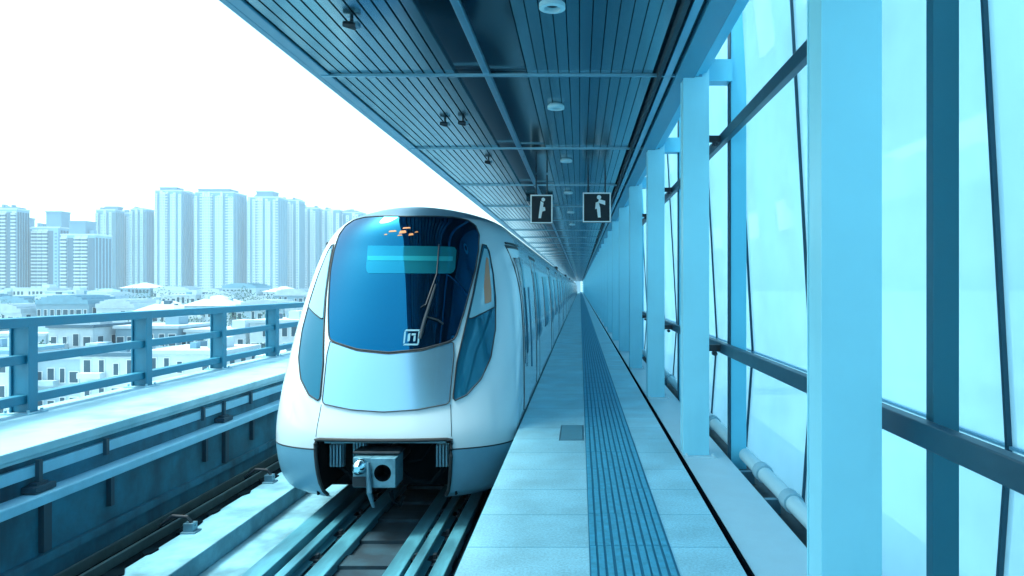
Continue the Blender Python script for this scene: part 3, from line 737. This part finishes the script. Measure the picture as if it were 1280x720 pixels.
for s in (1, -1):
    d = side_patch(8.74, 9.40, .04, 2.10, .014, 'cab_door', M['white_paint'], tr, s)
    side_patch(8.715, 9.425, .03, 2.14, .008, 'door_frame', M['seal'], d, s)
    side_patch(8.79, 9.04, .62, 1.98, .020, 'window', M['car_glass'], d, s)
    side_patch(9.10, 9.35, .72, 2.0, .020, 'window', M['car_glass'], d, s)
    side_patch(8.76, 9.38, 2.155, 2.18, .022, 'rain_gutter', M['seal'], d, s)
    h = MB().tube([(XC + s * (side_x(9.5, z) + .05), 9.5, z) for z in (.5, .9, 1.3, 1.6)], .014, 8); h.build('handrail', M['mid_metal'], tr, smooth=True)
    
cy = 9.915; L1 = 17.6
for c in range(9):
    car(cy, cy + L1)
    for s in (1, -1):
        y = cy + 1.4
        for k in range(3):
            door(y, s); swin(y + 2.95, s, 1.55); y += 6.0 if k < 1 else 5.9
            if y > cy + L1 - 1.6: break
    if c < 8:
        b = MB()
        for k in range(4): b.box(XC - 1.15 - .03 * (k % 2), XC + 1.15 + .03 * (k % 2), cy + L1 + .02 + k * .15, cy + L1 + .17 + k * .15 - .004, -.4, 2.42 + .02 * (k % 2))
        b.build('gangway_bellows', M['dark'], tr)
    cy += L1 + .64

# ------------------------------------------------------------------ city: towers
def px(u, Y): return (u - 725) / 853 * Y
def pz(v, Y): return EYE + (359 - v) / 853 * Y
TG = 'high-rise apartment towers on the skyline'
def wm(name, c): return mat(name, c, .7, var=.06, scale=.02)
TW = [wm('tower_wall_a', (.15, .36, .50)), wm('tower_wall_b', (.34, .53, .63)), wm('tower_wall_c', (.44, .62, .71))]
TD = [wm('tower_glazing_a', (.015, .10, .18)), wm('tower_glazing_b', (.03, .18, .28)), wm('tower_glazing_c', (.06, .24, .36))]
TRIM = wm('tower_slab_edge', (.38, .54, .63)); CAPM = wm('tower_cap', (.08, .23, .35))
TREC = [wm('tower_recess_a', (.07, .25, .38)), wm('tower_recess_b', (.10, .31, .45))]
def floors_mat(name, cw, cg):
    m = mat(name, cw, .6); n = m.node_tree.nodes; l = m.node_tree.links
    tc = n.new('ShaderNodeTexCoord'); sp_ = n.new('ShaderNodeSeparateXYZ'); l.new(tc.outputs['Object'], sp_.inputs[0])
    a = n.new('ShaderNodeMath'); a.operation = 'MULTIPLY'; a.inputs[1].default_value = 1 / 3.05; l.new(sp_.outputs['Z'], a.inputs[0])
    f = n.new('ShaderNodeMath'); f.operation = 'FRACT'; l.new(a.outputs[0], f.inputs[0])
    g_ = n.new('ShaderNodeMath'); g_.operation = 'GREATER_THAN'; g_.inputs[1].default_value = .5; l.new(f.outputs[0], g_.inputs[0])
    mx = n.new('ShaderNodeMix'); mx.data_type = 'RGBA'; mx.inputs[6].default_value = (*cw, 1); mx.inputs[7].default_value = (*cg, 1)
    l.new(g_.outputs[0], mx.inputs[0]); l.new(mx.outputs[2], n['Principled BSDF'].inputs['Base Color']); return m
TWC = [floors_mat('tower_window_column_a', (.15, .36, .50), (.03, .14, .24)), floors_mat('tower_window_column_b', (.27, .46, .58), (.05, .20, .32)), floors_mat('tower_window_column_c', (.44, .62, .71), (.06, .24, .36))]
def tower(u0, u1, v, Y, style, label, caps, seed):
    rnd = random.Random(seed)
    x0, x1, zt = px(u0, Y), px(u1, Y), pz(v, Y); wd = x1 - x0; dp = max(14, wd * .7)
    t = thing('apartment_tower', ((x0 + x1) / 2, Y + dp / 2, GROUND), label, 'tower', TG)
    ci = style['c']
    MB().box(x0, x1, Y, Y + dp, GROUND, zt).build('wall', TREC[min(1, ci)] if style['v'] else TW[ci], t)
    nb = int(style['n'] * (1.5 if style['v'] else 1)); bw = wd / nb
    for q in range(3):
        a = x0 + wd * rnd.uniform(.05, .8); h = rnd.uniform(1.5, 4)
        MB().box(a, a + wd * rnd.uniform(.06, .14), Y + 2 + q, Y + 6 + q, zt + 1.22, zt + 1.22 + h).build('roof_plant', [CAPM, TRIM][q % 2], t)
    for q in range(5):
        yq = Y + dp * (q + .2) / 5
        MB().box(x1 + .003, x1 + .6, yq, yq + dp * .09, GROUND, zt - 2).build('side_strip', TD[ci], t)
    for i in range(nb):
        a = x0 + i * bw; k = style['bays'][i % len(style['bays'])]
        f0, f1 = a + bw * .06, a + bw * .94
        if k == 'p':      # projecting pale shaft
            MB().box(f0, f1, Y - 1.6, Y - .02, GROUND, zt - rnd.uniform(-1.0, 5)).build('bay', TW[ci], t)
            MB().box(a + bw * .30, a + bw * .70, Y - 1.75, Y - 1.62, GROUND + 4, zt - 4).build('window_column', TWC[ci], t)
        elif k == 'd':    # dark glazed strip
            MB().box(f0, f1, Y - .5, Y - .02, GROUND, zt - 2.5).build('glazing_strip', TD[ci], t)
        elif k == 'b':    # balcony stack
            MB().box(f0 + .03, f1 - .03, Y - .55, Y - .02, GROUND, zt - 2.8).build('glazing_strip', TD[ci], t)
            pr = [(Y - .3, GROUND + 2)]; z = GROUND + 3
            while z < zt - 3: pr += [(Y - .4, z), (Y - 1.8, z), (Y - 1.8, z + 1.25), (Y - .4, z + 1.25)]; z += 3.05
            pr.append((Y - .3, z)); g2 = MB(); n_ = len(pr)
            g2.add([(f0, yy_, zz_) for yy_, zz_ in pr] + [(f1, yy_, zz_) for yy_, zz_ in pr], [tuple(range(n_)), tuple(range(2 * n_ - 1, n_ - 1, -1))] + [(q, (q + 1) % n_, n_ + (q + 1) % n_, n_ + q) for q in range(n_)])
            g2.build('balcony_stack', TRIM, t)
    MB().box(x0 - .4, x1 + .4, Y - .4, Y + dp + .4, zt + .01, zt + 1.2).build('parapet', TRIM, t)
    for (c0, c1, cv_) in caps:
        a, c, zc = px(c0, Y), px(c1, Y), pz(cv_, Y)
        MB().box(a, c, Y + 1.5, Y + dp * .7, zt + 1.22, zc - 1).box(a - .5, c + .5, Y + 1, Y + dp * .7 + .5, zc - .98, zc + .2).build('roof_house', [CAPM], t)
H = dict(c=0, v=0, n=3, bays=['b', 'd', 'b']); 
def st(c, v, n, bays): return dict(c=c, v=v, n=n, bays=list(bays))
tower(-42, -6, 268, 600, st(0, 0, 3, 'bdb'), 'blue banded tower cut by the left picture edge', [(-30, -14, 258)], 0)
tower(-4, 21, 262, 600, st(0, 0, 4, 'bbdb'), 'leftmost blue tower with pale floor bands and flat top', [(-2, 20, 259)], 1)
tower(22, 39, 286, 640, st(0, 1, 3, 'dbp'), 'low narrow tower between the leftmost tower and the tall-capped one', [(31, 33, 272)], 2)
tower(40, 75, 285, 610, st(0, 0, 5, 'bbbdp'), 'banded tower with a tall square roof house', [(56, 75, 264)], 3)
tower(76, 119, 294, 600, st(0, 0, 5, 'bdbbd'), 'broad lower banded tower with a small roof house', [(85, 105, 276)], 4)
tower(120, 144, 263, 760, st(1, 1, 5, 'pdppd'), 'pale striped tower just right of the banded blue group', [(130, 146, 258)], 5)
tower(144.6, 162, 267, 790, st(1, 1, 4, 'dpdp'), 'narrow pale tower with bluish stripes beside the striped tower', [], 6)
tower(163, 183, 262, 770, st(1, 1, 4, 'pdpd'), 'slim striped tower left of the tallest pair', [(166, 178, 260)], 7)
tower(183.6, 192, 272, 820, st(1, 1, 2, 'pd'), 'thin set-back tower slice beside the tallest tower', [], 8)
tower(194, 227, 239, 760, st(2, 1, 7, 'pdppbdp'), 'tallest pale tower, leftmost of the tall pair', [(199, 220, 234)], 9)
tower(227.6, 243, 243, 790, st(1, 1, 4, 'dpdp'), 'darker tower slice between the tall pair', [], 10)
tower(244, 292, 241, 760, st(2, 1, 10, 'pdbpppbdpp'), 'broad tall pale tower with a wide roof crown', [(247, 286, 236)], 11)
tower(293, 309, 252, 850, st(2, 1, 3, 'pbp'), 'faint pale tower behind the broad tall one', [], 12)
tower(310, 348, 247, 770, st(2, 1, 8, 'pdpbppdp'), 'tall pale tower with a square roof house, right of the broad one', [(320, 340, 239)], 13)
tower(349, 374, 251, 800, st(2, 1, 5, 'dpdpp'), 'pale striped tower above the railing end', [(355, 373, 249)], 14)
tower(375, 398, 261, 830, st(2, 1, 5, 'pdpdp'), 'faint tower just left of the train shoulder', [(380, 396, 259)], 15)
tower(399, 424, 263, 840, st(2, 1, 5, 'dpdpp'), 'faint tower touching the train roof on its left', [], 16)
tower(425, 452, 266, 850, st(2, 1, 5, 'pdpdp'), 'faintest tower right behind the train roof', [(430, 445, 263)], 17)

tower(700, 738, 326, 900, st(2, 1, 4, 'pdpd'), 'added pale tower making the bright speck at the far end of the platform', [], 18)  # added to turn the warm sky spot there pale blue
# ------------------------------------------------------------------ city: low houses and trees
HW = [mat('house_wall_white', (.42, .54, .60), .8, var=.12, scale=.6), mat('house_wall_pale', (.30, .45, .53), .8, var=.06, scale=.6), mat('house_wall_grey', (.18, .32, .41), .8, var=.06, scale=.6)]
HR = [mat('house_roof_pale', (.34, .46, .53), .8, var=.12, scale=.8), mat('house_roof_blue', (.12, .28, .38), .8, var=.12, scale=.8), mat('house_roof_dark', (.05, .13, .19), .8, var=.12, scale=.8)]
HGL = mat('house_window_glass', (.008, .06, .10), .5)
HFR = mat('house_window_frame', (.6, .68, .7), .6)
def house(x, y, wd, dp, ht, wallc, roofc, rtype, label, detail):
    t = thing('low_house', (x, y, GROUND), label, 'house', 'low houses below the viaduct')
    z0, z1 = GROUND, GROUND + ht; a, c = x - wd / 2, x + wd / 2
    MB().box(a, c, y, y + dp, z0, z1).build('wall', HW[wallc], t)
    if rtype == 'hip':
        b = MB(); e = .6; i_ = min(wd, dp) * .42
        b.add([(a - e, y - e, z1 + .002), (c + e, y - e, z1 + .002), (c + e, y + dp + e, z1 + .002), (a - e, y + dp + e, z1 + .002), (a + i_, y + dp / 2, z1 + 2.4), (c - i_, y + dp / 2, z1 + 2.4)],
              [(3, 2, 1, 0), (0, 1, 5, 4), (2, 3, 4, 5), (1, 2, 5), (3, 0, 4)])
        rf = b.build('roof', HR[roofc], t)
        MB().box(a + wd * .3, a + wd * .3 + .7, y + dp * .3, y + dp * .3 + .7, z1 + .5, z1 + 2.6).build('chimney', HW[0], rf)
    elif rtype == 'flat':
        rf = MB().box(a - .3, c + .3, y - .3, y + dp + .3, z1 + .002, z1 + .5).build('roof', HR[roofc], t)
        MB().box(a + wd * .6, a + wd * .82, y + dp * .35, y + dp * .65, z1 + .5, z1 + 1.9).build('stair_house', HW[wallc], rf)
    else:
        b = MB(); n = 9
        for k in range(n):
            u0, u1 = -1 + 2 * k / n, -1 + 2 * (k + 1) / n
            b.box(a + wd * (u0 + 1) / 2, a + wd * (u1 + 1) / 2 - .01, y - .3, y + dp + .3, z1 + .002, z1 + .2 + 2.0 * math.sqrt(max(0, 1 - ((u0 + u1) / 2) ** 2)))
        b.build('roof', HR[roofc], t)
    if rtype != 'arc' and detail:
        for q in range(3):
            u = a + wd * random.uniform(.08, .8); v = y + dp * random.uniform(.05, .7); h = random.uniform(.6, 1.5)
            zb = z1 + (.52 if rtype == 'flat' else .9)
            MB().box(u, u + random.uniform(.7, 1.5), v, v + random.uniform(.7, 1.4), zb - .1, zb + h).build(random.choice(['water_tank', 'air_unit']), random.choice([HR[1], HW[2], HR[2]]), t)
    fl = max(2, int(ht / 3.0)); fh = ht / fl
    nc = max(3, int(wd / 1.55)); cw = wd / nc
    sides = [('f', nc)] + ([('r', max(2, int(dp / 3)))] if detail else [])
    for f in range(fl):
        zz = z0 + f * fh + .8
        if detail:
            for sd_, n in sides:
                for k in range(n):
                    if random.random() < .06: continue
                    tall = random.random() < .3
                    h = 1.9 if tall else 1.45
                    if sd_ == 'f':
                        u = a + cw * (k + .5); hw = random.choice([.3, .42, .55])
                        fr_ = MB().box(u - hw - .1, u + hw + .1, y - .10, y - .003, zz - .1, zz + h + .1).build('window', HFR, t)
                        MB().box(u - hw, u + hw, y - .13, y - .102, zz, zz + h).build('pane', HGL, fr_)
                    else:
                        v = y + dp / n * (k + .5)
                        fr_ = MB().box(c + .003, c + .10, v - .7, v + .7, zz - .1, zz + h + .1).build('window', HFR, t)
                        MB().box(c + .102, c + .13, v - .6, v + .6, zz, zz + h).build('pane', HGL, fr_)
            if random.random() < .6:
                MB().box(a + wd * .05, a + wd * .45, y - 1.2, y - .14, zz - .35, zz + .35).build('balcony', HW[wallc], t)
        else:
            for k in range(nc):
                if random.random() < .2: continue
                MB().box(a + cw * (k + .18), a + cw * (k + random.uniform(.6, .85)), y - .08, y - .003, zz, zz + 1.5).build('window', HGL, t)
RT = {'hip': 'hipped roof', 'flat': 'flat roof', 'arc': 'rounded roof'}
WC = ['white', 'pale blue', 'grey-blue']; RC = ['pale', 'mid blue', 'dark']
rows = [(90, 8.5, 9, [12.4, 13.2, 11.6], -92, -20, 'in nearest row'), (114, 9, 10, [14.6, 13.6, 15.4], -112, -25, 'in second row'),
        (160, 10, 11, [16.6, 15.6, 17.2], -152, -35, 'in row beyond the road'), (220, 11.5, 12, [17.6, 16.8, 18.6], -205, -48, 'in fourth row'),
        (300, 14, 14, [19.8, 18.8, 21.0], -280, -64, 'in row below the towers')]
used = {}
rh = random.Random(5)
for ri, (Y, wd, dp, hs, xa, xb, where) in enumerate(rows):
    x = xa; i = 0
    while x < xb:
        ww = wd * rh.uniform(.8, 1.25); ht = hs[i % 3] + rh.uniform(-.5, .5)
        wc = rh.choice([0, 0, 0, 1, 2]); rc = rh.choice([0, 0, 0, 1, 2] if ri < 2 else [0, 0, 0, 1]); rt = rh.choice(['hip', 'flat', 'arc', 'arc'] if ri > 1 else ['hip', 'flat', 'flat', 'flat'])
        pos = ['first', 'second', 'third', 'fourth', 'fifth', 'sixth', 'seventh', 'eighth', 'ninth', 'tenth', 'eleventh', 'twelfth', 'thirteenth', 'fourteenth', 'fifteenth', 'sixteenth', 'seventeenth', 'eighteenth', 'nineteenth', 'twentieth', 'twenty-first', 'twenty-second'][i % 22]
        lab = f'{WC[wc]} house with {RC[rc]} {RT[rt]}, {pos} from left {where}'
        yy = Y + rh.uniform(-3, 3)
        vis = (x + ww / 2) / yy * 853 + 725 > -60
        house(x + ww / 2, yy, ww, dp, ht, wc, rc, rt, lab, ri < 4 and vis)
        x += ww + rh.uniform(.6, 2.4); i += 1

def tree(x, y, h, label, seed):
    rnd = random.Random(seed)
    t = thing('street_tree', (x, y, GROUND), label, 'tree', 'small trees among the houses')
    MB().tube([(x, y, GROUND), (x + .1, y, GROUND + h * .3), (x, y + .1, GROUND + h * .6)], [.22, .16, .08], 8).build('trunk', M['trunk'], t)
    b = MB()
    for c in range(9):
        c0 = Vector((x + rnd.gauss(0, h * .16), y + rnd.gauss(0, h * .16), GROUND + h * rnd.uniform(.42, .95))); r = h * rnd.uniform(.10, .18)
        for k in range(90):
            d = Vector((rnd.gauss(0, 1), rnd.gauss(0, 1), rnd.gauss(0, .8))).normalized() * r * rnd.uniform(.5, 1.05)
            p = c0 + d; u = Vector((rnd.gauss(0, 1), rnd.gauss(0, 1), rnd.gauss(0, 1))).normalized() * .22; v = u.cross(Vector((rnd.gauss(0, 1), rnd.gauss(0, 1), rnd.gauss(0, 1)))).normalized() * .16
            b.add([p - u, p + v, p + u, p - v], [(0, 1, 2, 3)])
    b.build('crown', M['leaf'], t)
ORD = ['first', 'second', 'third', 'fourth', 'fifth', 'sixth', 'seventh', 'eighth', 'ninth']
rt_ = random.Random(11); kt = 0
for (Y, xa, xb, h, n_, where) in ((102, -92, -38, 11.5, 7, 'just behind the nearest houses'), (130, -118, -48, 14.5, 8, 'on the near side of the road'), (151, -136, -54, 14.5, 8, 'on the far side of the road'), (206, -190, -76, 17.6, 9, 'between the two back rows')):
    for q in range(n_):
        tree(xa + (xb - xa) * (q + rt_.uniform(.1, .9)) / n_, Y + rt_.uniform(-1.5, 1.5), h * rt_.uniform(.95, 1.22), f'{ORD[q]} tree from the left {where}', 30 + kt); kt += 1

# ------------------------------------------------------------------ haze
HAZE = True
if HAZE:
    hz = MB().box(-900, 500, -60, 1000, GROUND - 1, 150).build('haze', bpy.data.materials.new('haze_air'), origin=(0, 0, GROUND - 1))
    tag(hz, 'pale bluish haze filling the city air', 'haze', kind='stuff')
    m = hz.data.materials[0]; m.use_nodes = True; n = m.node_tree.nodes; n.remove(n['Principled BSDF'])
    pv = n.new('ShaderNodeVolumePrincipled'); pv.inputs['Color'].default_value = (.75, .92, 1, 1); pv.inputs['Density'].default_value = .0004
    m.node_tree.links.new(pv.outputs[0], n['Material Output'].inputs['Volume'])
